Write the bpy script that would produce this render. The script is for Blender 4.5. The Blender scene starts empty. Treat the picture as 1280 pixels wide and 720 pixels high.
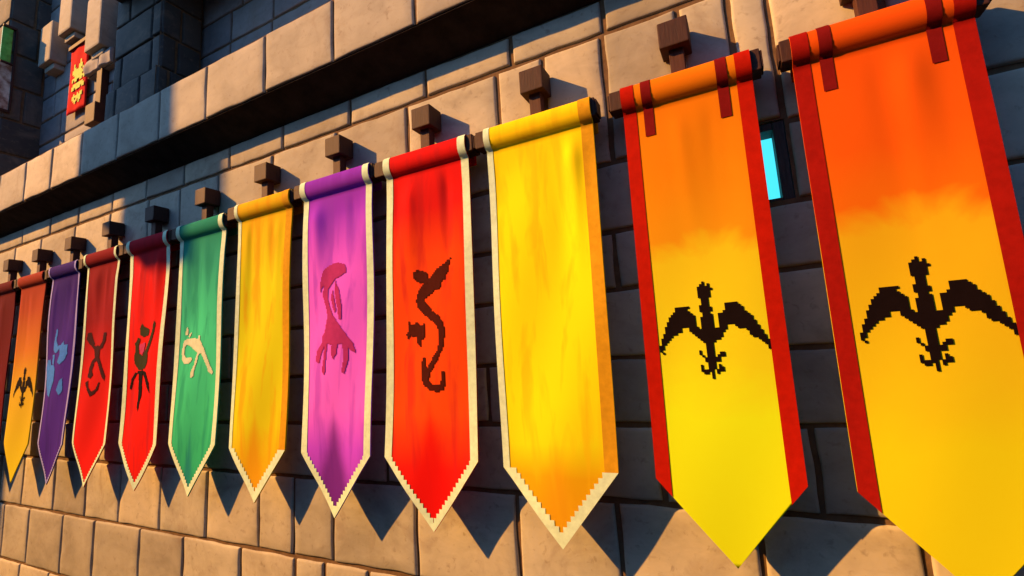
import bpy, bmesh, math, random
from mathutils import Vector, Matrix, noise
random.seed(7)
scene = bpy.context.scene
COL = scene.collection

# ------------------------------------------------------------------ camera
cd = bpy.data.cameras.new("camera"); cam = bpy.data.objects.new("camera", cd); COL.objects.link(cam)
cd.sensor_fit = 'HORIZONTAL'; cd.sensor_width = 36.0; cd.lens = 36.0 * 596.4732 / 1280.0
cd.clip_start = 0.05; cd.clip_end = 2000
YAW, PIT, ROL = .4592, .1476, -.0618
fwd = Vector((-math.sin(YAW)*math.cos(PIT), math.cos(YAW)*math.cos(PIT), math.sin(PIT)))
rt0 = Vector((math.cos(YAW), math.sin(YAW), 0)); up0 = rt0.cross(fwd)
rt = rt0*math.cos(ROL) + up0*math.sin(ROL); up = -rt0*math.sin(ROL) + up0*math.cos(ROL)
M = Matrix((rt, up, -fwd)).transposed().to_4x4(); M.translation = Vector((1.2235, -2.9826, -1.7224))
cam.matrix_world = M
scene.camera = cam

# ------------------------------------------------------------------ light
SUN = Vector((1.55, 1.0, -1.06)).normalized()          # direction the sunlight travels
elev = math.asin(-SUN.z); azim = math.atan2(-SUN.x, -SUN.y)
w = bpy.data.worlds.new("World"); scene.world = w; w.use_nodes = True
wn = w.node_tree.nodes; wl = w.node_tree.links
bg = wn['Background']; sky = wn.new('ShaderNodeTexSky'); sky.sky_type = 'NISHITA'; sky.sun_disc = False
sky.sun_elevation = elev; sky.sun_rotation = azim % (2*math.pi); sky.ozone_density = 3.0
tint = wn.new('ShaderNodeMix'); tint.data_type = 'RGBA'; tint.blend_type = 'MULTIPLY'; tint.inputs[0].default_value = 1
wl.new(sky.outputs[0], tint.inputs[6]); tint.inputs[7].default_value = (.56, .90, 1.28, 1); wl.new(tint.outputs[2], bg.inputs[0]); bg.inputs[1].default_value = 0.105
sd = bpy.data.lights.new("sun", 'SUN'); sd.energy = 5.0; sd.angle = math.radians(0.55); sd.color = (1.0, .475, .115)
so = bpy.data.objects.new("sun", sd); COL.objects.link(so); so.location = (-12, -10, 12)
so.rotation_euler = SUN.to_track_quat('-Z', 'Y').to_euler()
vs = scene.view_settings
scene.display_settings.display_device = 'sRGB'
vs.view_transform = 'Standard'; vs.look = 'None'; vs.gamma = 1; vs.use_curve_mapping = False
vs.exposure = 1.02

# ------------------------------------------------------------------ helpers
def srgb(r, g, b):
    f = lambda c: (c/255/12.92) if c/255 <= .04045 else ((c/255+.055)/1.055)**2.4
    return (f(r), f(g), f(b), 1)
def tag(o, label=None, cat=None, group=None, kind=None):
    if label: o['label'] = label
    if cat: o['category'] = cat
    if group: o['group'] = group
    if kind: o['kind'] = kind
    return o
def empty(name, loc, label, cat, group=None):
    o = bpy.data.objects.new(name, None); COL.objects.link(o); o.location = loc; o.empty_display_size = .2
    return tag(o, label, cat, group)
def link(name, bm, mats, parent=None, smooth=False):
    me = bpy.data.meshes.new(name); bm.normal_update(); bm.to_mesh(me); bm.free()
    for m in (mats if isinstance(mats, (list, tuple)) else [mats]): me.materials.append(m)
    if smooth:
        for p in me.polygons: p.use_smooth = True
    o = bpy.data.objects.new(name, me); COL.objects.link(o)
    if parent is not None: o.parent = parent
    return o
def box(bm, x0, x1, y0, y1, z0, z1, bev=0.0, mi=0):
    g = bmesh.ops.create_cube(bm, size=1)
    bmesh.ops.scale(bm, vec=(x1-x0, y1-y0, z1-z0), verts=g['verts'])
    bmesh.ops.translate(bm, vec=((x0+x1)/2, (y0+y1)/2, (z0+z1)/2), verts=g['verts'])
    fs = list({f for v in g['verts'] for f in v.link_faces})
    for f in fs: f.material_index = mi
    if bev:
        es = list({e for v in g['verts'] for e in v.link_edges})
        r = bmesh.ops.bevel(bm, geom=es, offset=bev, segments=2, affect='EDGES', profile=.6)
        for f in r['faces']: f.material_index = mi

# ------------------------------------------------------------------ materials
def newmat(name, rough=.8, spec=.25):
    m = bpy.data.materials.new(name); m.use_nodes = True
    nt = m.node_tree; b = nt.nodes['Principled BSDF']
    b.inputs['Roughness'].default_value = rough; b.inputs['Specular IOR Level'].default_value = spec
    return m, nt, b
def N(nt, t, **k):
    n = nt.nodes.new(t)
    for a, v in k.items(): setattr(n, a, v)
    return n
def noise_node(nt, coord, scale, detail=4, rough=.6, dist=0.0, stretch=None):
    n = N(nt, 'ShaderNodeTexNoise'); n.inputs['Scale'].default_value = scale
    n.inputs['Detail'].default_value = detail; n.inputs['Roughness'].default_value = rough
    n.inputs['Distortion'].default_value = dist
    if stretch:
        mp = N(nt, 'ShaderNodeMapping'); mp.inputs['Scale'].default_value = stretch
        nt.links.new(coord, mp.inputs[0]); coord = mp.outputs[0]
    nt.links.new(coord, n.inputs['Vector']); return n.outputs['Fac']
def ramp(nt, fac, stops, interp='LINEAR'):
    r = N(nt, 'ShaderNodeValToRGB'); r.color_ramp.interpolation = interp
    e = r.color_ramp.elements
    while len(e) < len(stops): e.new(.5)
    for el, (p, c) in zip(e, stops): el.position = p; el.color = c
    nt.links.new(fac, r.inputs[0]); return r.outputs[0]
def mix(nt, fac, a, b, mode='MIX'):
    n = N(nt, 'ShaderNodeMix', data_type='RGBA', blend_type=mode)
    for s, v in ((n.inputs[0], fac), (n.inputs[6], a), (n.inputs[7], b)):
        if hasattr(v, 'links') or hasattr(v, 'is_linked'): nt.links.new(v, s)
        else: s.default_value = v
    return n.outputs[2]
def bump(nt, b, h, strength, dist):
    n = N(nt, 'ShaderNodeBump'); n.inputs['Strength'].default_value = strength; n.inputs['Distance'].default_value = dist
    nt.links.new(h, n.inputs['Height'])
    if b.inputs['Normal'].is_linked: nt.links.new(b.inputs['Normal'].links[0].from_socket, n.inputs['Normal'])
    nt.links.new(n.outputs[0], b.inputs['Normal'])

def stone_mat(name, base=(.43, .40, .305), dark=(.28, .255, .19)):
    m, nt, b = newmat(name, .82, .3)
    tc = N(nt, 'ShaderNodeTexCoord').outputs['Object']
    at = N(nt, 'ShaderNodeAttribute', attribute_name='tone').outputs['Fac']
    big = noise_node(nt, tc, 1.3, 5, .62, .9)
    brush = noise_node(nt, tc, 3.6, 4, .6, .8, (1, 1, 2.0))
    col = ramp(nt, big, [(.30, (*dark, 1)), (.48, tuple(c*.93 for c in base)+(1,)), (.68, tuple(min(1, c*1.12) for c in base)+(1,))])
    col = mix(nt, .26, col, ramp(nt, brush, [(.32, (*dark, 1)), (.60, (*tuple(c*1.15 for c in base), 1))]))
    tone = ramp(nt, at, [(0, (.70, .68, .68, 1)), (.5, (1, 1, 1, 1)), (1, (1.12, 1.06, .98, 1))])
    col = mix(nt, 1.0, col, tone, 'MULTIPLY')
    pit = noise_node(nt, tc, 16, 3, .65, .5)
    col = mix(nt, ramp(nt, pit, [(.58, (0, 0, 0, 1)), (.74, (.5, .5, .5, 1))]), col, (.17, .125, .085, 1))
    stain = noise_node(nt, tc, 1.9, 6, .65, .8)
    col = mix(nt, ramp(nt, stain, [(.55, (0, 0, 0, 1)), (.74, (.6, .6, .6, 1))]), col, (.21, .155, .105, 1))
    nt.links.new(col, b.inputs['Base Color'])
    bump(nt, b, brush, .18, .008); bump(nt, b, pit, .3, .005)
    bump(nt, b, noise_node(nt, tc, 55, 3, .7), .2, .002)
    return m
STONE = stone_mat('weathered_sandstone')
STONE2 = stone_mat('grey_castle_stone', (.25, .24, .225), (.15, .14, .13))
mm, nt, b = newmat('dark_mortar', .95, .1)
tc = N(nt, 'ShaderNodeTexCoord').outputs['Object']
nt.links.new(ramp(nt, noise_node(nt, tc, 9, 4), [(.3, (.105, .062, .032, 1)), (.7, (.19, .115, .060, 1))]), b.inputs['Base Color'])
bump(nt, b, noise_node(nt, tc, 30, 3), .5, .01)
MORTAR = mm
def wood_mat(name, c0, c1):
    m, nt, b = newmat(name, .7, .3)
    tc = N(nt, 'ShaderNodeTexCoord').outputs['Object']
    g = noise_node(nt, tc, 11, 4, .6, .6, (6, 6, .8))
    nt.links.new(ramp(nt, g, [(.3, c0), (.7, c1)]), b.inputs['Base Color'])
    bump(nt, b, g, .4, .006); return m
STONE3 = stone_mat('shade_toned_castle_stone', (.070, .062, .052), (.035, .031, .027))  # castle stone darkened so its colour carries the shade on the upper parts
WOOD = wood_mat('dark_stained_wood', (.045, .012, .005, 1), (.075, .021, .009, 1))
WOOD2 = wood_mat('dark_stained_wood_bar', (.030, .009, .004, 1), (.054, .016, .007, 1))

# ------------------------------------------------------------------ block masonry
def masonry(bm, origin, U, V, Nrm, rows, depth=.02, gap=.016, seed=1, cell=.085, mat=0, mort=1, cut=None, amp=.005):
    """rows: list of (v0, v1, [joint positions along U]). Blocks stand proud of a mortar sheet. N points outward."""
    rnd = random.Random(seed); tl = bm.verts.layers.float.get('tone') or bm.verts.layers.float.new('tone')
    origin = Vector(origin); U = Vector(U); V = Vector(V); Nn = Vector(Nrm)
    flip = U.cross(V).dot(Nn) < 0
    def quad(a, b_, c, d, mi):
        f = bm.faces.new((a, b_, c, d) if not flip else (d, c, b_, a)); f.material_index = mi; f.smooth = True
    for (v0, v1, js) in rows:
        for u0, u1 in zip(js[:-1], js[1:]):
            pieces = [(u0, u1, v0, v1)]
            if cut:
                cu0, cu1, cv0, cv1 = cut
                if u0 < cu1 and u1 > cu0 and v0 < cv1 and v1 > cv0:
                    pieces = []
                    if u0 < cu0-.05: pieces.append((u0, cu0, v0, v1))
                    if u1 > cu1+.05: pieces.append((cu1, u1, v0, v1))
                    a0, a1 = max(u0, cu0), min(u1, cu1)
                    if v0 < cv0-.05: pieces.append((a0, a1, v0, cv0))
                    if v1 > cv1+.05: pieces.append((a0, a1, cv1, v1))
            for (a0, a1, b0, b1) in pieces:
                tone = rnd.random(); sh = Vector((rnd.uniform(-50, 50), rnd.uniform(-50, 50), rnd.uniform(-50, 50)))
                g = gap*rnd.uniform(.8, 1.25); p = rnd.uniform(-.002, .002); e = min(.022, (b1-b0)*.12)
                us = [a0+g, a0+g+.004, a0+g+e*.45, a0+g+e]; vs_ = [b0+g, b0+g+.004, b0+g+e*.45, b0+g+e]
                nu = max(2, int((a1-a0)/cell)); nv = max(2, int((b1-b0)/cell))
                us += [a0+g+e + (a1-a0-2*g-2*e)*i/nu for i in range(1, nu)] + [a1-g-e, a1-g-e*.45, a1-g-.004, a1-g]
                vs_ += [b0+g+e + (b1-b0-2*g-2*e)*i/nv for i in range(1, nv)] + [b1-g-e, b1-g-e*.45, b1-g-.004, b1-g]
                G = []
                for i, u in enumerate(us):
                    R_ = []
                    for j, v in enumerate(vs_):
                        q = sh + Vector((u, v, 0))
                        h = depth + p + amp*noise.noise(q*2.2) + amp*.7*noise.noise(q*6.0)
                        k = min(i, j, len(us)-1-i, len(vs_)-1-j)
                        if k == 0: h = -.002
                        elif k == 1: h = h*.62
                        elif k == 2: h -= .003
                        du = dv = 0
                        if k <= 2:
                            du = .010*noise.noise(q*5+Vector((9, 3, 1))); dv = .010*noise.noise(q*5+Vector((1, 7, 4)))
                        vt = bm.verts.new(origin + U*(u+du) + V*(v+dv) + Nn*h); vt[tl] = tone; R_.append(vt)
                    G.append(R_)
                for i in range(len(us)-1):
                    for j in range(len(vs_)-1): quad(G[i][j], G[i+1][j], G[i+1][j+1], G[i][j+1], mat)
    # mortar sheet
    U0 = min(r[2][0] for r in rows); U1 = max(r[2][-1] for r in rows); V0 = min(r[0] for r in rows); V1 = max(r[1] for r in rows)
    rects = [(U0, U1, V0, V1)]
    if cut:
        cu0, cu1, cv0, cv1 = cut
        rects = [(U0, cu0, V0, V1), (cu1, U1, V0, V1), (cu0, cu1, V0, cv0), (cu0, cu1, cv1, V1)]
    for a0, a1, b0, b1 in rects:
        c = [bm.verts.new(origin + U*a + V*b_) for a, b_ in ((a0, b0), (a1, b0), (a1, b1), (a0, b1))]
        f = bm.faces.new(c if not flip else c[::-1]); f.material_index = mort
def joints(a, b, mean, rnd, given=()):
    js = sorted(given); out = list(js) if js else [a + rnd.uniform(0, mean)*.6]
    while out[0] > a: out.insert(0, out[0]-mean*rnd.uniform(.8, 1.2))
    while out[-1] < b: out.append(out[-1]+mean*rnd.uniform(.8, 1.2))
    out[0] = a; out[-1] = b
    if len(out) > 3 and out[1]-out[0] < .2: del out[1]
    if len(out) > 3 and out[-1]-out[-2] < .2: del out[-2]
    return out

EMBLEMS = {
  'dragon': [
    ('dark', [(-0.014,-1.333),(-0.004,-1.334),(-0.003,-1.361),(0.008,-1.373),(0.02,-1.355),(0.027,-1.375),(0.037,-1.376),(0.03,-1.434),(0.017,-1.443),(0.015,-1.479),(0.026,-1.491),(0.023,-1.514),(0.011,-1.519),(0.025,-1.543),(0.025,-1.574),(0.033,-1.618),(0.048,-1.62),(0.057,-1.536),(0.086,-1.533),(0.096,-1.503),(0.096,-1.472),(0.163,-1.48),(0.179,-1.499),(0.211,-1.541),(0.234,-1.573),(0.252,-1.605),(0.262,-1.636),(0.281,-1.662),(0.298,-1.703),(0.3,-1.755),(0.288,-1.748),(0.282,-1.721),(0.262,-1.71),(0.238,-1.681),(0.213,-1.671),(0.198,-1.645),(0.173,-1.623),(0.137,-1.62),(0.131,-1.594),(0.103,-1.594),(0.089,-1.631),(0.067,-1.66),(0.035,-1.689),(0.019,-1.698),(0.015,-1.759),(0.012,-1.82),(0.004,-1.86),(0.002,-1.905),(-0.017,-1.904),(-0.019,-1.869),(-0.028,-1.858),(-0.025,-1.797),(-0.027,-1.725),(-0.026,-1.7),(-0.051,-1.682),(-0.073,-1.655),(-0.091,-1.643),(-0.106,-1.626),(-0.112,-1.602),(-0.15,-1.601),(-0.157,-1.627),(-0.197,-1.64),(-0.221,-1.67),(-0.26,-1.699),(-0.276,-1.75),(-0.29,-1.73),(-0.284,-1.693),(-0.266,-1.656),(-0.251,-1.609),(-0.23,-1.562),(-0.199,-1.516),(-0.164,-1.471),(-0.1,-1.478),(-0.109,-1.504),(-0.088,-1.522),(-0.066,-1.545),(-0.064,-1.577),(-0.061,-1.611),(-0.043,-1.612),(-0.041,-1.568),(-0.029,-1.527),(-0.041,-1.5),(-0.038,-1.479),(-0.023,-1.47),(-0.029,-1.438),(-0.043,-1.431),(-0.044,-1.366),(-0.026,-1.369)]),
    ('dark', [(-0.076,-1.743),(-0.058,-1.742),(-0.051,-1.765),(-0.039,-1.786),(-0.027,-1.792),(-0.029,-1.812),(-0.046,-1.806),(-0.045,-1.781),(-0.061,-1.77),(-0.075,-1.764)]),
    ('dark', [(-0.062,-1.821),(-0.049,-1.817),(-0.05,-1.847),(-0.028,-1.858),(-0.029,-1.873),(-0.053,-1.872),(-0.065,-1.852)]),
    ('dark', [(0.037,-1.755),(0.067,-1.752),(0.062,-1.777),(0.047,-1.786),(0.03,-1.81),(0.014,-1.804),(0.019,-1.784),(0.034,-1.775)]),
    ('dark', [(0.037,-1.821),(0.054,-1.837),(0.048,-1.862),(0.023,-1.876),(0.005,-1.868),(0.006,-1.858),(0.026,-1.851)]),
  ],
  'serpent': [
    ('dark', [(-0.127,-1.014),(-0.091,-0.995),(-0.037,-1.011),(0.011,-1.036),(0.015,-1.093),(-0.026,-1.109),(-0.084,-1.091),(-0.123,-1.061)]),
    ('dark', [(0.056,-1.087),(0.078,-1.052),(0.095,-1.061),(0.105,-1.013),(0.126,-1.023),(0.144,-0.987),(0.173,-0.988),(0.216,-0.945),(0.222,-0.996),(0.201,-1.002),(0.203,-1.041),(0.169,-1.064),(0.176,-1.099),(0.138,-1.115),(0.136,-1.164),(0.09,-1.172),(0.04,-1.199),(-0.014,-1.223),(-0.06,-1.188),(-0.071,-1.151),(-0.014,-1.117)]),
    ('dark', [(-0.125,-1.01),(-0.092,-1.0),(-0.049,-1.017),(0.005,-1.037),(0.009,-1.081),(0.035,-1.081),(0.09,-1.022),(0.144,-0.991),(0.212,-0.952),(0.214,-0.995),(0.186,-1.061),(0.138,-1.124),(0.119,-1.162),(0.073,-1.173),(0.029,-1.198),(-0.018,-1.215),(-0.032,-1.252),(0.005,-1.282),(0.045,-1.33),(0.115,-1.379),(0.153,-1.434),(0.166,-1.51),(0.145,-1.609),(0.111,-1.674),(0.056,-1.754),(0.013,-1.811),(0.001,-1.852),(0.04,-1.889),(0.101,-1.891),(0.123,-1.856),(0.125,-1.799),(0.149,-1.8),(0.152,-1.873),(0.139,-1.93),(0.078,-1.945),(0.008,-1.927),(-0.053,-1.887),(-0.072,-1.833),(-0.059,-1.681),(-0.034,-1.683),(-0.033,-1.75),(-0.006,-1.76),(0.049,-1.687),(0.092,-1.639),(0.113,-1.557),(0.104,-1.472),(0.072,-1.427),(0.011,-1.387),(-0.051,-1.338),(-0.099,-1.289),(-0.105,-1.236),(-0.08,-1.159),(-0.043,-1.146),(-0.03,-1.103),(-0.084,-1.087),(-0.12,-1.056)]),
    ('dark', [(-0.199,-1.394),(-0.163,-1.424),(-0.108,-1.411),(-0.066,-1.441),(-0.027,-1.418),(-0.034,-1.478),(-0.032,-1.538),(-0.07,-1.544),(-0.077,-1.603),(-0.104,-1.576),(-0.112,-1.515),(-0.177,-1.51),(-0.211,-1.525),(-0.216,-1.49),(-0.187,-1.474)]),
  ],
  'plume': [
    ('dark', [(-0.113,-0.858),(-0.043,-0.825),(0.06,-0.822),(0.138,-0.85),(0.149,-0.919),(0.081,-0.943),(0.025,-0.961),(-0.021,-0.997),(-0.068,-1.051),(-0.061,-1.135),(-0.034,-1.205),(-0.001,-1.274),(0.076,-1.363),(0.141,-1.441),(0.226,-1.535),(0.256,-1.615),(0.204,-1.597),(0.161,-1.546),(0.123,-1.528),(0.063,-1.532),(0.047,-1.619),(0.007,-1.657),(-0.015,-1.6),(-0.003,-1.536),(-0.071,-1.515),(-0.128,-1.536),(-0.128,-1.462),(-0.093,-1.415),(-0.069,-1.318),(-0.058,-1.286),(-0.092,-1.183),(-0.126,-1.095),(-0.114,-0.994),(-0.161,-1.057),(-0.156,-0.981),(-0.137,-0.906)]),
    ('dark', [(-0.128,-1.503),(-0.087,-1.522),(-0.14,-1.609),(-0.163,-1.681),(-0.209,-1.671),(-0.202,-1.589)]),
    ('dark', [(-0.091,-1.506),(-0.059,-1.519),(-0.078,-1.645),(-0.084,-1.749),(-0.095,-1.786),(-0.129,-1.756),(-0.106,-1.643)]),
    ('dark', [(0.114,-1.519),(0.172,-1.544),(0.181,-1.658),(0.152,-1.735),(0.132,-1.785),(0.102,-1.765),(0.13,-1.656)]),
    ('dark', [(0.024,-0.978),(0.069,-1.067),(0.101,-1.186),(0.11,-1.317),(0.077,-1.323),(0.056,-1.214),(0.023,-1.095)]),
    ('dark', [(-0.01,-1.057),(0.023,-1.161),(0.044,-1.246),(0.022,-1.26),(-0.022,-1.14)]),
  ],
  'beast': [
    ('dark', [(-0.188,-1.289),(-0.154,-1.268),(-0.073,-1.267),(0.033,-1.282),(0.077,-1.296),(0.129,-1.362),(0.101,-1.412),(0.037,-1.428),(-0.025,-1.395),(-0.094,-1.353),(-0.149,-1.332)]),
    ('dark', [(-0.215,-1.29),(-0.171,-1.272),(-0.082,-1.273),(0.042,-1.288),(0.04,-1.246),(0.075,-1.254),(0.079,-1.317),(0.142,-1.373),(0.179,-1.437),(0.253,-1.564),(0.307,-1.642),(0.291,-1.661),(0.223,-1.628),(0.213,-1.592),(0.158,-1.508),(0.103,-1.432),(0.061,-1.45),(0.039,-1.532),(0.008,-1.592),(-0.004,-1.674),(-0.056,-1.677),(-0.051,-1.62),(-0.003,-1.55),(0.011,-1.489),(0.042,-1.423),(-0.012,-1.394),(-0.076,-1.358),(-0.131,-1.333),(-0.177,-1.33),(-0.201,-1.371),(-0.197,-1.435),(-0.158,-1.469),(-0.069,-1.469),(-0.05,-1.496),(-0.101,-1.535),(-0.19,-1.53),(-0.226,-1.486),(-0.244,-1.411),(-0.231,-1.326)]),
    ('dark', [(-0.203,-1.21),(-0.18,-1.142),(-0.16,-1.171),(-0.16,-1.225),(-0.192,-1.233)]),
    ('dark', [(-0.146,-1.252),(-0.13,-1.216),(-0.095,-1.208),(-0.111,-1.239),(-0.127,-1.264)]),
  ],
  'sword': [
    ('green', [(-0.17,-1.396),(-0.118,-1.366),(0.022,-1.408),(0.122,-1.381),(0.125,-1.478),(0.073,-1.548),(-0.075,-1.549),(-0.16,-1.488)]),
    ('green', [(-0.133,-1.216),(-0.105,-1.185),(-0.058,-1.205),(-0.095,-1.285),(-0.081,-1.369),(0.006,-1.399),(0.074,-1.329),(0.164,-1.189),(0.202,-1.127),(0.221,-1.014),(0.253,-1.05),(0.234,-1.162),(0.185,-1.272),(0.121,-1.365),(0.112,-1.429),(0.075,-1.508),(0.021,-1.562),(-0.085,-1.549),(-0.167,-1.479),(-0.182,-1.396),(-0.152,-1.331),(-0.166,-1.247)]),
    ('green', [(-0.069,-1.087),(-0.03,-1.024),(0.02,-1.07),(0.127,-1.104),(0.118,-1.169),(0.016,-1.186),(-0.063,-1.155)]),
    ('dark', [(-0.098,-1.561),(0.037,-1.568),(0.04,-1.603),(-0.095,-1.597)]),
    ('dark', [(-0.065,-1.599),(0.03,-1.595),(0.042,-1.843),(0.001,-1.906),(-0.024,-2.017),(-0.052,-1.969),(-0.041,-1.842)]),
    ('dark', [(-0.142,-1.579),(-0.096,-1.589),(-0.18,-1.659),(-0.214,-1.772),(-0.246,-1.755),(-0.212,-1.642)]),
    ('dark', [(0.051,-1.563),(0.112,-1.59),(0.195,-1.705),(0.225,-1.816),(0.172,-1.768),(0.121,-1.687),(0.049,-1.604)]),
    ('pink', [(-0.073,-1.27),(0.051,-1.246),(0.045,-1.344),(-0.01,-1.386),(-0.064,-1.353)]),
  ],
  'antler': [
    ('dark', [(-0.34,-1.11),(-0.317,-1.034),(-0.244,-1.033),(-0.195,-1.107),(-0.13,-1.181),(-0.186,-1.212),(-0.275,-1.171)]),
    ('dark', [(-0.134,-1.236),(-0.037,-1.201),(0.033,-1.227),(0.027,-1.342),(-0.03,-1.4),(-0.093,-1.335)]),
    ('dark', [(-0.193,-1.467),(-0.131,-1.415),(-0.088,-1.431),(-0.124,-1.511),(-0.084,-1.567),(-0.133,-1.606),(-0.212,-1.589)]),
    ('dark', [(-0.307,-1.042),(-0.252,-1.039),(-0.213,-1.119),(-0.133,-1.202),(-0.062,-1.22),(0.031,-1.213),(0.092,-1.163),(0.119,-1.062),(0.185,-1.061),(0.182,-1.149),(0.102,-1.245),(0.011,-1.266),(0.014,-1.328),(0.087,-1.44),(0.185,-1.592),(0.165,-1.644),(0.106,-1.589),(0.022,-1.451),(-0.026,-1.394),(-0.104,-1.417),(-0.124,-1.47),(-0.166,-1.564),(-0.205,-1.583),(-0.193,-1.467),(-0.149,-1.387),(-0.072,-1.35),(-0.068,-1.275),(-0.17,-1.234),(-0.279,-1.142)]),
    ('dark', [(-0.25,-1.656),(-0.184,-1.631),(-0.159,-1.714),(-0.084,-1.77),(-0.007,-1.745),(0.05,-1.667),(0.075,-1.654),(0.047,-1.747),(-0.026,-1.798),(-0.104,-1.823),(-0.183,-1.74)]),
  ],
  'wisp': [
    ('dark', [(-0.139,-0.881),(-0.108,-0.901),(-0.112,-1.049),(-0.048,-1.119),(0.036,-1.109),(0.097,-1.064),(0.121,-1.115),(0.205,-1.113),(0.217,-1.233),(0.169,-1.31),(0.061,-1.368),(-0.013,-1.332),(0.037,-1.222),(0.009,-1.155),(-0.052,-1.2),(-0.119,-1.212),(-0.18,-1.159),(-0.179,-1.06)]),
    ('dark', [(-0.333,-1.297),(-0.247,-1.286),(-0.215,-1.369),(-0.129,-1.358),(-0.069,-1.409),(-0.059,-1.57),(-0.141,-1.695),(-0.178,-1.782),(-0.253,-1.756),(-0.329,-1.625),(-0.37,-1.394)]),
    ('dark', [(0.095,-1.576),(0.157,-1.547),(0.182,-1.705),(0.109,-1.766),(0.031,-1.701)]),
    ('dark', [(-0.187,-1.224),(-0.116,-1.228),(-0.112,-1.359),(-0.171,-1.355)]),
  ],
}

# ------------------------------------------------------------------ setting: ground
WY = .19                      # wall face plane
bm = bmesh.new()
v = [bm.verts.new(p) for p in ((-600, -600, -6), (600, -600, -6), (600, 600, -6), (-600, 600, -6))]; bm.faces.new(v)
gm, nt, b = newmat('courtyard_earth', .95, .1)
tc = N(nt, 'ShaderNodeTexCoord').outputs['Object']
nt.links.new(ramp(nt, noise_node(nt, tc, .8, 6), [(.3, (.030, .034, .020, 1)), (.7, (.065, .060, .035, 1))]), b.inputs['Base Color'])
bump(nt, b, noise_node(nt, tc, 6, 5), .6, .05)
tag(link('ground', bm, gm), kind='structure')

# ------------------------------------------------------------------ setting: the banner wall
rnd = random.Random(3)
XA, XB = -15.0, 5.4
D_ = .020
rows = []
def row(z0, z1, given=(), mean=.92): rows.append((z0, z1, joints(XA, XB, mean, rnd, given)))
row(.57, .85, [-5.47, -4.65, -3.78, -2.90, -1.96, -1.07, -.23, .52, 1.4])
row(-.41, .57, [-6.33, -5.41, -4.72, -3.98, -3.06, -2.14, -1.28, -.37, .03, .50, 1.33, 2.1])
row(-.90, -.41, [-.9, .62, 1.9])
row(-1.30, -.90, [-1.5, .45, 1.75])
row(-1.76, -1.30, [-1.0, .75, 1.4+.8])
row(-2.19, -1.76, [-.6, .2, 1.9])
row(-2.67, -2.19, [-1.6, -.7+.35, .62, 1.45, 2.3])
row(-3.35, -2.67, [-8.29, -7.35, -6.5, -5.7, -4.85, -4.01, -3.19, -2.71, -2.21, -1.31, -.42, .31, 1.12, 1.86, 2.7])
row(-4.09, -3.35, [-8.82, -8.0, -7.04, -6.23, -5.22, -4.39, -3.45, -2.69, -2.32, -1.82, -.9, .05, .95, 1.8, 2.7])
row(-4.82, -4.09, [-8.18, -7.33, -6.5])
row(-5.45, -4.82); row(-6.05, -5.45)
WIN = (1.02, 1.545, -.885, -.385)
bm = bmesh.new()
masonry(bm, (0, WY+D_, 0), (1, 0, 0), (0, 0, 1), (0, -1, 0), rows, depth=D_, seed=5, cut=WIN)
# core of the wall behind the facing (top, back and ends), with the window passage left open
for (x0, x1, z0, z1) in ((XA, WIN[0], -6.05, .85), (WIN[1], XB, -6.05, .85), (WIN[0], WIN[1], -6.05, WIN[2]), (WIN[0], WIN[1], WIN[3], .85)):
    box(bm, x0, x1, WY+D_+.004, 1.6, z0, z1, mi=2)
wall = link('wall', bm, [STONE, MORTAR, STONE2]); tag(wall, 'sunlit block masonry castle wall behind the row of banners, below the ledge', 'wall')

# ledge that runs above the banners
LY = -.115
bm = bmesh.new()
jl = joints(XA, XB, .92, rnd, [-9.1, -8.17, -7.33, -6.48, -5.57, -4.64, -3.74, -2.78, -1.85, -.93, 0, .92, 1.8])
masonry(bm, (0, LY+D_, 0), (1, 0, 0), (0, 0, 1), (0, -1, 0), [(1.015, 1.66, jl)], depth=D_, seed=11)
masonry(bm, (0, 0, 1.66-.02), (1, 0, 0), (0, 1, 0), (0, 0, 1), [(LY+.03, .53, jl)], depth=.02, seed=12, cell=.14)
box(bm, XA, XB, LY+D_+.003, 1.6, 1.018, 1.636, mi=2)
# sloping soffit from the lip of the ledge down to the wall
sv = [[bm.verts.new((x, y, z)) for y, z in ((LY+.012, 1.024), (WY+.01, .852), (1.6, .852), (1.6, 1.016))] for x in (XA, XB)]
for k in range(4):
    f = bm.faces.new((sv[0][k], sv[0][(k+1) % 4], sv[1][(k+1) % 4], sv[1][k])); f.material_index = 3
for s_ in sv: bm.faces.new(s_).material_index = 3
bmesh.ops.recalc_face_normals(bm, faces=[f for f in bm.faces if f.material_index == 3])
sof, nt, bs = newmat('shade_darkened_soffit', .95, .05); tc = N(nt, 'ShaderNodeTexCoord').outputs['Object']  # underside shade put into a near-black stone colour
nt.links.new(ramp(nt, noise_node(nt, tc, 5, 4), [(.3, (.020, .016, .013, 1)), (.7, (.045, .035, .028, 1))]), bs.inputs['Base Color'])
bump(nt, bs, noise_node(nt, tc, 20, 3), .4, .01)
tag(link('stone_ledge', bm, [STONE, MORTAR, STONE2, sof]), 'long projecting stone ledge of big sunlit blocks above the banners, dark beneath', 'ledge')

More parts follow.
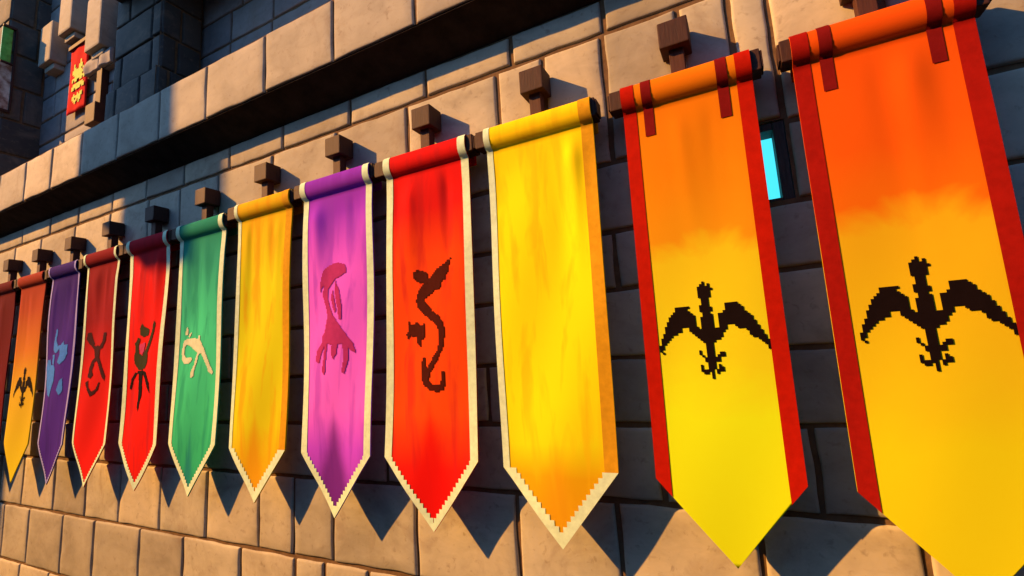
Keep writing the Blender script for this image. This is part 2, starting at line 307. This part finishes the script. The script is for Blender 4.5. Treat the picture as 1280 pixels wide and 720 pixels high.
# upper wall set back on the ledge
rnd = random.Random(8)
def simple_rows(z0, z1, u0, u1, h=.5, mean=.92):
    out = []; z = z0
    while z < z1-.05:
        out.append((z, min(z1, z+h), joints(u0, u1, mean, rnd))); z += h
    return out
UY = .55
bm = bmesh.new()
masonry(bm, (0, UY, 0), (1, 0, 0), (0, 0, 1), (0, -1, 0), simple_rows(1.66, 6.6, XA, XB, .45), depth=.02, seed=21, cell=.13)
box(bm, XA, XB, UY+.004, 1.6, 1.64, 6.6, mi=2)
tag(link('upper_wall', bm, [STONE2, MORTAR, STONE2]), 'recessed upper castle wall standing on the ledge, mostly in shadow', 'wall')  # darker stone than the banner wall, with this wall's shade in its colour
def pier(name, x0, x1, y0, y1, z0, z1, h, seed, label, cat, mean=.7, mats=None, right=True, front=True):
    bm = bmesh.new(); d = .03
    if front: masonry(bm, (0, y0+d, 0), (1, 0, 0), (0, 0, 1), (0, -1, 0), simple_rows(z0, z1, x0, x1, h, mean), depth=d, seed=seed, cell=.12)
    if right: masonry(bm, (x1-d, 0, 0), (0, 1, 0), (0, 0, 1), (1, 0, 0), simple_rows(z0, z1, y0, y1, h, mean), depth=d, seed=seed+1, cell=.12)
    box(bm, x0, x1-d-.003, y0+d+.003, y1, z0, z1-.004, mi=2)
    return tag(link(name, bm, mats or [STONE3, MORTAR, STONE3]), label, cat)
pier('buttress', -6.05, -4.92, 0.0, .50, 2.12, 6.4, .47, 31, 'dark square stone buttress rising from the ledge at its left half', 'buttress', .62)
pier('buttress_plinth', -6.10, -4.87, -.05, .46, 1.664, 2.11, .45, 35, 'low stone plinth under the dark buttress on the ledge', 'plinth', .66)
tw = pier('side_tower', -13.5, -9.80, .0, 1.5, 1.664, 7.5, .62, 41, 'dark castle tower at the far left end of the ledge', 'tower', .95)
# overhanging battlement above the upper wall
bm = bmesh.new()
masonry(bm, (0, -.50+.03, 0), (1, 0, 0), (0, 0, 1), (0, -1, 0), simple_rows(3.42, 4.3, -5.95, XB, .44), depth=.03, seed=51, cell=.14)
box(bm, -5.95, XB, -.466, .5, 3.42, 4.3, bev=.012, mi=2)
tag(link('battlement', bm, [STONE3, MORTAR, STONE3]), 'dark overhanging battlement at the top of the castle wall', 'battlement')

# corbels standing out of the wall in the lit recess
def corbel(x0, x1, y0, y1, z0, z1, label):
    bm = bmesh.new(); box(bm, x0, x1, y0, y1, z0, z1, bev=.03)
    box(bm, x0+.05, x1-.05, y0+.08, y1, z0-.10, z0-.002, bev=.02)
    return tag(link('corbel', bm, STONE), label, 'corbel', 'corbels under the castle top')
corbel(-9.45, -9.00, .30, .545, 3.87, 4.62, 'sunlit stone corbel nearest the dark tower, the leftmost of three')
corbel(-8.76, -8.31, .30, .545, 4.20, 5.3, 'middle one of the three sunlit stone corbels, the highest, cut by the picture top')
corbel(-7.76, -7.29, .30, .545, 3.52, 4.45, 'long sunlit stone corbel to the right, just above the red castle banner')
bm = bmesh.new(); masonry(bm, (0, .45, 0), (1, 0, 0), (0, 0, 1), (0, -1, 0), [(3.22, 3.50, [-7.95, -7.5, -7.15])], depth=.05, seed=77, cell=.05, amp=.05)
box(bm, -7.95, -7.17, .454, .545, 3.22, 3.50, mi=2)
tag(link('rough_stone', bm, [STONE2, MORTAR, STONE2]), 'rough brown stone block under the rightmost corbel', 'stone block')

# added unseen towers in front and to the left, put there to throw the broad shade
def tower(cx, cy, w, label):
    bm = bmesh.new(); box(bm, cx-w/2, cx+w/2, cy-w/2, cy+w/2, -6, 11, bev=.03)
    box(bm, cx-w/2-.12, cx+w/2+.12, cy-w/2-.12, cy+w/2+.12, 11.002, 11.5, bev=.03)
    tag(link('stone_tower', bm, STONE2), label, 'tower')
KX = SUN.x/SUN.y; KZ = -SUN.z/SUN.y; TD = 6.0
hx, hy = -5.25-KX*TD, -TD; fx = -14.6-KX*TD
bm = bmesh.new(); box(bm, hx-.44, hx+.44, hy-.44, hy+.44, .02+KZ*TD, 12.4, bev=.03)  # hanging block, arm and tower are added unseen, shaped only to cast shade
box(bm, fx, hx+.44, hy-.44, hy+.44, 12.403, 13.8, bev=.03)
box(bm, fx-1.0, fx+1.0, hy-1.0, hy+1.0, -6, 16, bev=.03)
tag(link('added_shade_tower', bm, STONE2), 'added unseen tower shape with a hanging block to cast shade, outside the picture', 'tower')
tx = -17.7
bm = bmesh.new(); box(bm, tx-1.1, tx+1.1, hy+1.2, hy+3.4, -6, 3.4, bev=.03)  # unseen block added to shade the far left end
for k in range(3): box(bm, tx-1.0+k*.8, tx-.6+k*.8, hy+1.3, hy+3.3, 3.403, 3.9, bev=.03)
tag(link('added_low_shade_tower', bm, STONE2), 'added low crenellated block to cast shade at the far left, outside the picture', 'tower')
bm = bmesh.new(); box(bm, -40, 30, -11.2, -10, -6, 4.6, bev=.03)  # added unseen wall that cuts sky fill and ground bounce
for k in range(34): box(bm, -39.5+k*2, -38.5+k*2, -11.1, -10.1, 4.603, 5.2, bev=.03)
tag(link('added_sky_block_wall', bm, STONE2), 'added unseen crenellated wall behind the viewer, blocking sky and ground bounce', 'wall')

# ------------------------------------------------------------------ window in the wall
t = empty('window', (1.28, WY, -.64), 'small window with a bright cyan pane deep in the wall between the two big dragon banners', 'window')
bm = bmesh.new()
x0, x1, z0, z1 = WIN[0]-1.28, WIN[1]-1.28, WIN[2]+.64, WIN[3]+.64
for a in ((x0+.002, x0+.03, z0+.002, z1-.002), (x1-.065, x1-.002, z0+.002, z1-.002), (x0+.031, x1-.066, z1-.05, z1-.002), (x0+.031, x1-.066, z0+.002, z0+.02)):
    box(bm, a[0], a[1], .03, .30, a[2], a[3], bev=.004)
link('window_frame', bm, wood_mat('window_frame_dark', (.03, .03, .03, 1), (.07, .065, .06, 1)), t)
bm = bmesh.new(); box(bm, x0+.032, x1-.067, .16, .17, z0+.022, z1-.052)
pm, nt, b = newmat('lit_cyan_glass', .15, .5)
b.inputs['Base Color'].default_value = (.05, .4, .5, 1)
b.inputs['Emission Color'].default_value = (.075, .80, 1.0, 1); b.inputs['Emission Strength'].default_value = .55
link('pane', bm, pm, t)

# stained-glass window in the side of the left tower
t = empty('tower_window', (-9.79, -.02, 3.6), 'green glazed window high in the side of the dark left tower', 'window')
def flat(name, c0, c1, rough=.5, sc=14):
    m, nt, b = newmat(name, rough, .4); tc = N(nt, 'ShaderNodeTexCoord').outputs['Object']
    nt.links.new(ramp(nt, noise_node(nt, tc, sc, 4), [(.35, c0), (.65, c1)]), b.inputs['Base Color']); return m
bm = bmesh.new(); box(bm, .0, .02, -.06, .07, .32, .95); link('pane', bm, flat('green_glass', (.02, .25, .03, 1), (.08, .55, .09, 1), .2, 6), t)
bm = bmesh.new(); box(bm, .0, .02, -.06, .10, -.55, .28); link('pane', bm, flat('brown_grey_glass', (.12, .05, .03, 1), (.55, .55, .45, 1), .3, 7), t)
bm = bmesh.new()
for a in ((-.06, .12, .96, 1.0), (-.06, .12, .285, .315), (-.06, .12, -.60, -.555), (.101, .13, -.553, .955)): box(bm, .0, .045, a[0], a[1], a[2], a[3], bev=.004)
link('window_frame', bm, WOOD2, t)

# ------------------------------------------------------------------ banners
INK = {}
def ink(name, c, rough=.8):
    c = (c[0], min(.85, c[1]*1.38), min(.8, c[2]*2.3), 1)
    m, nt, b = newmat(name, rough, .03); tc = N(nt, 'ShaderNodeTexCoord').outputs['Object']
    nt.links.new(ramp(nt, noise_node(nt, tc, 22, 3), [(.3, tuple(x*.8 for x in c[:3])+(1,)), (.7, c)]), b.inputs['Base Color'])
    bump(nt, b, noise_node(nt, tc, 160, 2), .2, .002); return m
def cloth_mat(name, stops, wob=.05, streak=None, sfac=.5, dark_tip=None):
    """stops: (local z, colour) from the top down."""
    m, nt, b = newmat(name, .85, .03)
    b.inputs['Sheen Weight'].default_value = 0.0
    tco = N(nt, 'ShaderNodeTexCoord').outputs['Object']
    sx = N(nt, 'ShaderNodeSeparateXYZ'); nt.links.new(tco, sx.inputs[0])
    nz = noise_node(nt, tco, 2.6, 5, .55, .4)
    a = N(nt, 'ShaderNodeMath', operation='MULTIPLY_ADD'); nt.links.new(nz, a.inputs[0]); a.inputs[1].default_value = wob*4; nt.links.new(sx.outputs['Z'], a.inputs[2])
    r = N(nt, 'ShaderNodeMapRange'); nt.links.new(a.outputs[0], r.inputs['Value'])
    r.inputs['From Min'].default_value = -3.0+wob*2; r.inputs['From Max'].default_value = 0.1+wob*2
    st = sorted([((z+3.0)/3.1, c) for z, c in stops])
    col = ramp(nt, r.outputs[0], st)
    if streak:
        s = noise_node(nt, tco, 5.5, 3, .5, .5, (1.6, 1, .30))
        col = mix(nt, ramp(nt, s, [(.50, (0, 0, 0, 1)), (.66, (sfac, sfac, sfac, 1))]), col, streak)
    if dark_tip:     # dye mark around the tip: |x| small and low z
        tipc, zt, wd = dark_tip
        ab = N(nt, 'ShaderNodeMath', operation='ABSOLUTE'); nt.links.new(sx.outputs['X'], ab.inputs[0])
        m1 = N(nt, 'ShaderNodeMath', operation='MULTIPLY_ADD'); nt.links.new(ab.outputs[0], m1.inputs[0]); m1.inputs[1].default_value = 1/wd; nt.links.new(sx.outputs['Z'], m1.inputs[2])
        m2 = N(nt, 'ShaderNodeMath', operation='MULTIPLY_ADD'); nt.links.new(nz, m2.inputs[0]); m2.inputs[1].default_value = .3; nt.links.new(m1.outputs[0], m2.inputs[2])
        r2 = N(nt, 'ShaderNodeMapRange', interpolation_type='SMOOTHSTEP'); nt.links.new(m2.outputs[0], r2.inputs['Value'])
        r2.inputs['From Min'].default_value = zt-.15; r2.inputs['From Max'].default_value = zt+.35
        r2.inputs['To Min'].default_value = .85; r2.inputs['To Max'].default_value = 0
        col = mix(nt, r2.outputs[0], col, tipc)
    nt.links.new(col, b.inputs['Base Color'])
    wv = noise_node(nt, tco, 90, 2, .5, 0, (1, 1, 1)); bump(nt, b, wv, .10, .003)
    return m

FRONT = .03; BARZ = -.075
PROF = [(.150, -.20), (.148, -.10), (.144, -.030), (.130, -.006), (.105, .002), (.03, .003), (.000, -.004), (-.018, -.026), (-.022, -.070), (-.020, -.105), (-.010, -.132), (.008, -.158)]
ZR = -.175            # below here the cloth hangs free
class Shape:
    def __init__(s, tl, tr, ll, lr, tip, zs, zt, seed, fold=1.0, curl=0.0):
        s.tl, s.tr, s.ll, s.lr, s.tip, s.zs, s.zt = tl, tr, ll, lr, tip, zs, zt
        s.seed = seed; s.fold = fold; s.curl = curl
        r = random.Random(seed); s.f = [(r.uniform(-.30, .30), r.uniform(.035, .075), r.uniform(.6, 1.1)*r.choice((1, 1, -1)), r.uniform(-.12, .12), r.uniform(.5, 1.0)) for _ in range(4)]
        s.ph = r.uniform(0, 6.28)
    def edges(s, z):
        k = min(1, max(0, z/s.zs)); return s.tl+(s.ll-s.tl)*k, s.tr+(s.lr-s.tr)*k
    def y(s, x, z):
        k = min(1, max(0, (ZR-z)/.25)); k = k*k*(3-2*k)
        o = 0
        for (c, w_, a, dr, ln) in s.f:                 # pinch folds falling from the bar
            d = x-(c+dr*(-z)*.5); fade = max(0, 1+z/(ln*1.6))**1.3
            o += a*.020*math.exp(-(d/w_)**2)*fade
        o += .009*math.sin(x*5.2+z*2.1+s.ph)*min(1, -z)
        o += .006*math.sin(x*9.0-z*3.3+s.ph*2)
        return FRONT - s.fold*k*o - .045*(z/2.9)**2 - s.curl*(z/2.9)**2
def cloth_obj(s, mat, parent):
    bm = bmesh.new(); NX = 44; rows = []
    tl, tr = s.tl, s.tr
    for (yy, zz) in PROF:
        rows.append([bm.verts.new((tl+(tr-tl)*i/NX, yy, zz)) for i in range(NX+1)])
    nz = 60
    for j in range(nz+1):
        z = ZR+(s.zs-ZR)*j/nz; a, b_ = s.edges(z)
        rows.append([bm.verts.new((a+(b_-a)*i/NX, s.y(a+(b_-a)*i/NX, z), z)) for i in range(NX+1)])
    nv = 16
    for j in range(1, nv):
        k = j/nv; z = s.zs+(s.zt-s.zs)*k; a = s.ll+(s.tip-s.ll)*k; b_ = s.lr+(s.tip-s.lr)*k
        rows.append([bm.verts.new((a+(b_-a)*i/NX, s.y(a+(b_-a)*i/NX, z), z)) for i in range(NX+1)])
    for r0, r1 in zip(rows[:-1], rows[1:]):
        for i in range(NX): bm.faces.new((r0[i], r1[i], r1[i+1], r0[i+1]))
    t_ = bm.verts.new((s.tip, s.y(s.tip, s.zt), s.zt))
    for i in range(NX): bm.faces.new((rows[-1][i], t_, rows[-1][i+1]))
    o = link('cloth', bm, mat, parent, True)
    md = o.modifiers.new('thickness', 'SOLIDIFY'); md.thickness = .010; md.offset = -1
    return o
def side_strip(bm, s, side, w0, off=.0035, slant=False, zend=None, outer=0.0, mi=0, wrap=True, nx=4):
    """strip along one side edge (side -1 left, 1 right), w0 wide, starting 'outer' in from the edge"""
    rows = []
    def xs(z):
        a, b_ = s.edges(z)
        e = a+outer if side < 0 else b_-outer
        i = e+w0 if side < 0 else e-w0
        return sorted((e, i))
    if wrap:
        for (yy, zz) in PROF:
            a, b_ = xs(0); d = Vector((yy-.06, zz+.07)).normalized()*off
            rows.append([bm.verts.new((a+(b_-a)*i/nx, yy+d.x, zz+d.y)) for i in range(nx+1)])
    ze = zend if zend is not None else s.zs; n = 60
    for j in range(n+1):
        z = ZR+(ze-ZR)*j/n; a, b_ = xs(z)
        rows.append([bm.verts.new((a+(b_-a)*i/nx, s.y(a+(b_-a)*i/nx, z)-off, z)) for i in range(nx+1)])
    if slant:
        a, b_ = xs(s.zs); R_ = []
        for i in range(nx+1):
            x = a+(b_-a)*i/nx
            k = (x-s.ll)/(s.tip-s.ll) if side < 0 else (x-s.lr)/(s.tip-s.lr)
            z = s.zs+(s.zt-s.zs)*max(0, k); R_.append(bm.verts.new((x, s.y(x, z)-off, z-.0005)))
        rows.append(R_)
    for r0, r1 in zip(rows[:-1], rows[1:]):
        for i in range(nx):
            f = bm.faces.new((r0[i], r1[i], r1[i+1], r0[i+1])); f.smooth = True; f.material_index = mi
def v_strip(bm, s, wv, off=.0035, K=15, mi=0, steps=True):
    P = lambda x, z: bm.verts.new((x, s.y(x, z)-off, z))
    for side in (-1, 1):
        c = s.ll if side < 0 else s.lr
        for k in range(K):
            k0, k1 = k/K, (k+1)/K
            x0, z0 = c+(s.tip-c)*k0, s.zs+(s.zt-s.zs)*k0; x1, z1 = c+(s.tip-c)*k1, s.zs+(s.zt-s.zs)*k1
            inx = x0 - side*wv
            if steps: inx += side*(.35*(x1-x0) if False else 0)
            i0 = i1 = inx
            if side < 0: i0 = min(i0, s.tip); i1 = min(i1, s.tip)
            else: i0 = max(i0, s.tip); i1 = max(i1, s.tip)
            if not steps: i1 = (min if side < 0 else max)(x1-side*wv, s.tip)
            q = [(x0, z0), (x1, z1), (i1, z1), (i0, z0)]
            # split into two columns so it follows the cloth
            q = [P(*p) for p in q]
            if side > 0: q = q[::-1]
            f = bm.faces.new(q); f.material_index = mi
def emblem_obj(s, parts, cols, parent, px=.0138, off=.004, name='emblem'):
    bm = bmesh.new(); mats = []; idx = {}
    for kind, poly in parts:
        if kind not in idx: idx[kind] = len(mats); mats.append(cols[kind])
        zs_ = [p[1] for p in poly]; z = math.floor(min(zs_)/px)*px
        o2 = off + .0007*list(idx).index(kind) + .0004*parts.index((kind, poly))/len(parts)
        while z < max(zs_)+px:
            zc = z+px/2; X = []
            for (xa, za), (xb, zb) in zip(poly, poly[1:]+poly[:1]):
                if (za > zc) != (zb > zc): X.append(xa+(zc-za)*(xb-xa)/(zb-za))
            X.sort()
            for a, b_ in zip(X[::2], X[1::2]):
                i0, i1 = round(a/px), round(b_/px)
                if i1 <= i0: i1 = i0+1
                for i in range(i0, i1):
                    q = [bm.verts.new((xx, s.y(xx, zz)-o2, zz)) for xx, zz in ((i*px, z), ((i+1)*px, z), ((i+1)*px, z+px), (i*px, z+px))]
                    f = bm.faces.new(q); f.material_index = idx[kind]
            z += px
    bmesh.ops.remove_doubles(bm, verts=bm.verts, dist=.0002)
    return link(name, bm, mats, parent)

CREAM = ink('cream_trim', (.66, .68, .26, 1)); CREAMD = ink('faded_trim', (.50, .36, .26, 1)); LAV = ink('lavender_trim', (.38, .27, .36, 1))
REDB = ink('red_border', (.40, .007, .001, 1)); REDB2 = ink('red_border_vignette_dim', (.30, .006, .002, 1)); REDT = ink('dark_red_tab', (.17, .005, .003, 1)); ORB = ink('orange_border', (.62, .24, .006, 1))  # second red border repeats the first, darkened to paint in the vignette
BLK = ink('blackish_brown_dye', (.008, .003, .002, 1))
def c3(r, g, b): return (r, min(.88, g*1.38), min(.8, b*2.3), 1)
GOLDSTOPS = [(.1, c3(.62, .26, .004)), (-.3, c3(.62, .33, .004)), (-.8, c3(.58, .42, .004)), (-1.5, c3(.58, .44, .004)), (-2.2, c3(.60, .42, .004)), (-2.5, c3(.60, .30, .003)), (-2.9, c3(.60, .24, .003))]
FLAME = [(.1, c3(.62, .115, .002)), (-.6, c3(.62, .155, .002)), (-1.07, c3(.60, .20, .003)), (-1.19, c3(.60, .37, .005)), (-1.8, c3(.60, .45, .005)), (-2.1, c3(.58, .56, .004)), (-2.95, c3(.58, .52, .003))]
FLAME2 = [(.1, c3(.62, .055, .002)), (-.7, c3(.62, .070, .002)), (-1.04, c3(.62, .10, .002)), (-1.19, c3(.60, .28, .004)), (-1.9, c3(.60, .36, .004)), (-2.3, c3(.60, .43, .003)), (-2.95, c3(.58, .42, .003))]  # rightmost dragon banner: vignette darkening painted into the cloth colours
FLAME3 = [(.1, c3(.24, .018, .008)), (-.5, c3(.36, .045, .01)), (-1.1, c3(.50, .12, .01)), (-1.7, c3(.58, .28, .01)), (-2.95, c3(.58, .38, .005))]  # far banner colours darkened to include shade and vignette on the left
SPEC = [
 # i, (tl,tr,ll,lr,tip), dz, zs, zt, stops, streak, trim kind, emblem, label
 (1, (-.40, .40, -.40, .40, 0), -.08, -2.40, -2.90, [(.1, c3(.10, .004, .005)), (-2.9, c3(.14, .004, .004))], None, 'none', None, 'dark red banner cut off by the left edge of the picture'),
 (2, (-.396, .40, -.41, .33, -.05), -.075, -2.38, -2.90, FLAME3, None, 'none', 'dragon', 'narrow far orange banner fading to yellow with a small black dragon'),
 (3, (-.403, .366, -.38, .35, -.05), -.062, -2.37, -2.88, [(.1, c3(.030, .008, .060)), (-1.5, c3(.060, .014, .125)), (-2.9, c3(.048, .010, .11))], c3(.03, .008, .07), 'lav', 'wisp', 'indigo banner with a blurred light blue crest and pale lavender edging'),  # indigo dye darkened; shade and vignette of the left side are in it
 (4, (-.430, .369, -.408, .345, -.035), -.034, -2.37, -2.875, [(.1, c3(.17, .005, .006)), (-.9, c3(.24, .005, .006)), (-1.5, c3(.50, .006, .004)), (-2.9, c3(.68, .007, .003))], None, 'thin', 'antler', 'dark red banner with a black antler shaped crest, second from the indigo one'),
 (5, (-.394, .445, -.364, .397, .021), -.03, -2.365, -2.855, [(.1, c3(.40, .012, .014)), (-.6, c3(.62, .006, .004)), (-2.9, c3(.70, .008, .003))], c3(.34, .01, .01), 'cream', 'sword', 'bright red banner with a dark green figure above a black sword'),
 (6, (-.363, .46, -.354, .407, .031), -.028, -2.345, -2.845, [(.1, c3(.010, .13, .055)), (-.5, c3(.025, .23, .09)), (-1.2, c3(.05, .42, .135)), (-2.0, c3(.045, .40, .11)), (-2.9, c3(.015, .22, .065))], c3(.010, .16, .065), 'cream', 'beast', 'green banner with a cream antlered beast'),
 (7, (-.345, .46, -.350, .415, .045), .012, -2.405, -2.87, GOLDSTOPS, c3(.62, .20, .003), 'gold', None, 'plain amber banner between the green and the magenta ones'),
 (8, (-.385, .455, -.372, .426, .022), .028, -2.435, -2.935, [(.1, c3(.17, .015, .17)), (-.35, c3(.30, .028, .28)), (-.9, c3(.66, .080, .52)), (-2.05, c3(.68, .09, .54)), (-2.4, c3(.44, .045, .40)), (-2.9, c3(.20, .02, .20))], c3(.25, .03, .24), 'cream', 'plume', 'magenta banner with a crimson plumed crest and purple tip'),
 (9, (-.38, .43, -.435, .415, .012), .015, -2.425, -2.93, [(.1, c3(.60, .006, .004)), (-.5, c3(.62, .008, .004)), (-.9, c3(.70, .042, .003)), (-2.1, c3(.70, .050, .003)), (-2.5, c3(.66, .008, .003)), (-2.95, c3(.62, .005, .003))], c3(.42, .008, .006), 'cream', 'serpent', 'red banner with a brown winged serpent and broad cream edging'),
 (10, (-.405, .427, -.401, .394, .006), .010, -2.455, -2.925, [(.1, c3(.86, .42, .003)), (-.3, c3(.86, .50, .003)), (-.6, c3(.86, .56, .003)), (-2.0, c3(.86, .56, .003)), (-2.3, c3(.70, .50, .003)), (-2.5, c3(.62, .26, .002)), (-2.95, c3(.60, .20, .002))], c3(.74, .34, .003), 'gold', None, 'plain bright yellow banner, orange towards its tip'),
 (11, (-.365, .403, -.386, .381, .001), 0, -2.463, -2.907, FLAME, None, 'red', 'dragon', 'big orange and yellow banner with a black dragon, left of the window'),
 (12, (-.391, .40, -.408, .385, .001), 0, -2.48, -2.92, FLAME2, None, 'red', 'dragon', 'largest orange and yellow dragon banner, at the right edge of the picture'),
]
EC = {'dragon': {'dark': BLK},
      'serpent': {'dark': ink('brown_dye', (.060, .006, .002, 1))},
      'plume': {'dark': ink('crimson_dye', (.40, .022, .080, 1))},
      'beast': {'dark': ink('straw_dye', (.62, .52, .22, 1))},
      'sword': {'dark': BLK, 'green': ink('dark_green_dye', (.035, .026, .006, 1)), 'pink': ink('rose_dye', (.50, .03, .06, 1))},
      'antler': {'dark': ink('black_red_dye', (.045, .005, .005, 1))},
      'wisp': {'dark': ink('pale_blue_dye', (.055, .16, .42, 1))}}
def bar_and_post(root, L=.475, R=.475):
    bm = bmesh.new(); box(bm, -L, R, -.002, .122, -.142, -.010, bev=.007)
    for sx in (-1, 1):
        e = -L if sx < 0 else R
        x0, x1 = sorted((e, e+sx*.012)); box(bm, x0, x1, .004, .108, -.128, -.024, bev=.004)
    link('crossbar', bm, WOOD2, root)
    bm = bmesh.new(); box(bm, -.045, .045, .062, .140, -.0085, .190, bev=.005); box(bm, -.05, .05, .1225, .186, -.30, -.0095, bev=.005)
    p = link('post', bm, WOOD, root)
    bm = bmesh.new(); box(bm, -.095, .090, .012, .182, .191, .368, bev=.008)
    link('cap', bm, WOOD2, p)
for (i, (tl, tr, ll, lr, tip), dz, zs, zt, stops, streak, trim, emb, label) in SPEC:
    root = empty('banner', (i-10, 0, dz), label, 'banner', 'banners hanging in a row along the castle wall')
    s = Shape(tl, tr, ll, lr, tip, zs, zt, 100+i, fold=(.6 if trim in ('red', 'none') else 1.25), curl={9: .012, 10: .01}.get(i, 0))
    tipd = {10: (c3(.62, .23, .003), -2.35, .35), 9: (c3(.62, .004, .002), -2.05, .30), 8: (c3(.10, .010, .09), -2.12, .34), 7: (c3(.60, .22, .003), -2.1, .25), 6: (c3(.012, .15, .09), -2.25, .16)}.get(i)
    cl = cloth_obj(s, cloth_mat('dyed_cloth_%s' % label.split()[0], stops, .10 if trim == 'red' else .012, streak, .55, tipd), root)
    bm = bmesh.new()
    if trim in ('cream', 'thin', 'lav'):
        m = {'cream': CREAM, 'thin': CREAMD, 'lav': LAV}[trim]; wd = {'cream': .068, 'thin': .045, 'lav': .035}[trim]
        side_strip(bm, s, -1, wd); side_strip(bm, s, 1, wd); v_strip(bm, s, wd*1.15, K=16)
        if trim == 'thin': m = CREAM
        link('trim', bm, m, cl)
    elif trim == 'gold':
        side_strip(bm, s, -1, .05); v_strip(bm, s, .10, K=14); 
        side_strip(bm, s, 1, .085, mi=1, outer=0, off=.0042)
        link('trim', bm, [CREAM, ORB], cl)
    elif trim == 'red':
        side_strip(bm, s, -1, .085, slant=True); side_strip(bm, s, 1, .085, slant=True)
        link('trim', bm, REDB if i == 11 else REDB2, cl)
        for sd_ in (-1, 1):
            bm = bmesh.new(); side_strip(bm, s, sd_, .062, outer=.13, zend=-.365, off=.004); link('tab', bm, REDT, cl)
    else: bm.free()
    if emb: emblem_obj(s, EMBLEMS[emb], EC[emb], cl, px=.0138 if emb in ('dragon', 'serpent') else .0105)
    bar_and_post(root, L=.485 if i < 11 else .445, R=.485 if i < 10 else .455)

# ------------------------------------------------------------------ small red castle banner and the dark post beside it, in the recess
root = empty('banner', (-8.33, .44, 3.98), 'small red banner with a yellow castle high up in the sunlit recess', 'banner')
s = Shape(-.30, .30, -.30, .30, 0, -1.15, -1.16, 300, fold=.4)
bm = bmesh.new(); NX = 12
G = [[bm.verts.new((-.30+.6*i/NX, .02+.006*math.sin(i*.9+j*.2), -1.2*j/20)) for i in range(NX+1)] for j in range(21)]
for j in range(20):
    for i in range(NX): bm.faces.new((G[j][i], G[j+1][i], G[j+1][i+1], G[j][i+1]))
cl = link('cloth', bm, cloth_mat('small_banner_red', [(.1, c3(.55, .008, .006)), (-1.5, c3(.55, .010, .006))]), root, True)
md = cl.modifiers.new('thickness', 'SOLIDIFY'); md.thickness = .012; md.offset = -1
bm = bmesh.new(); px = .03
art = ["......#...", ".#....#...", ".#...###..", ".##..###..", "#######.#.", "########.#", ".########.", "..######..", "##########", "#.##..##.#", "..........", ".########.", "##########", "##.####.##", "..........", "..........", "..#..#.##.", ".########.", ".##.####..", "..###.##..", "...#..#..."]
for r_, line in enumerate(art):
    for c_, ch in enumerate(line):
        if ch == '#':
            x = -.17+c_*.042; z = -.30-r_*.037
            q = [bm.verts.new(p) for p in ((x, .008, z-.037), (x+.042, .008, z-.037), (x+.042, .008, z), (x, .008, z))]; bm.faces.new(q)
link('emblem', bm, ink('castle_yellow', (.62, .52, .06, 1)), cl)
bm = bmesh.new(); box(bm, -.34, .34, -.01, .06, -.02, .05, bev=.006); link('crossbar', bm, WOOD2, root)
root = empty('wall_post', (-7.48, .40, 2.44), 'dark wooden post with a block foot beside the small red castle banner', 'post')
bm = bmesh.new(); box(bm, -.13, .03, .03, .13, .18, .90, bev=.008); p = link('post', bm, WOOD2, root)  # darkest wood used so the colour stands for the shade on the post
bm = bmesh.new(); box(bm, -.22, .08, -.05, .13, -.15, .178, bev=.012); link('block', bm, WOOD2, p)
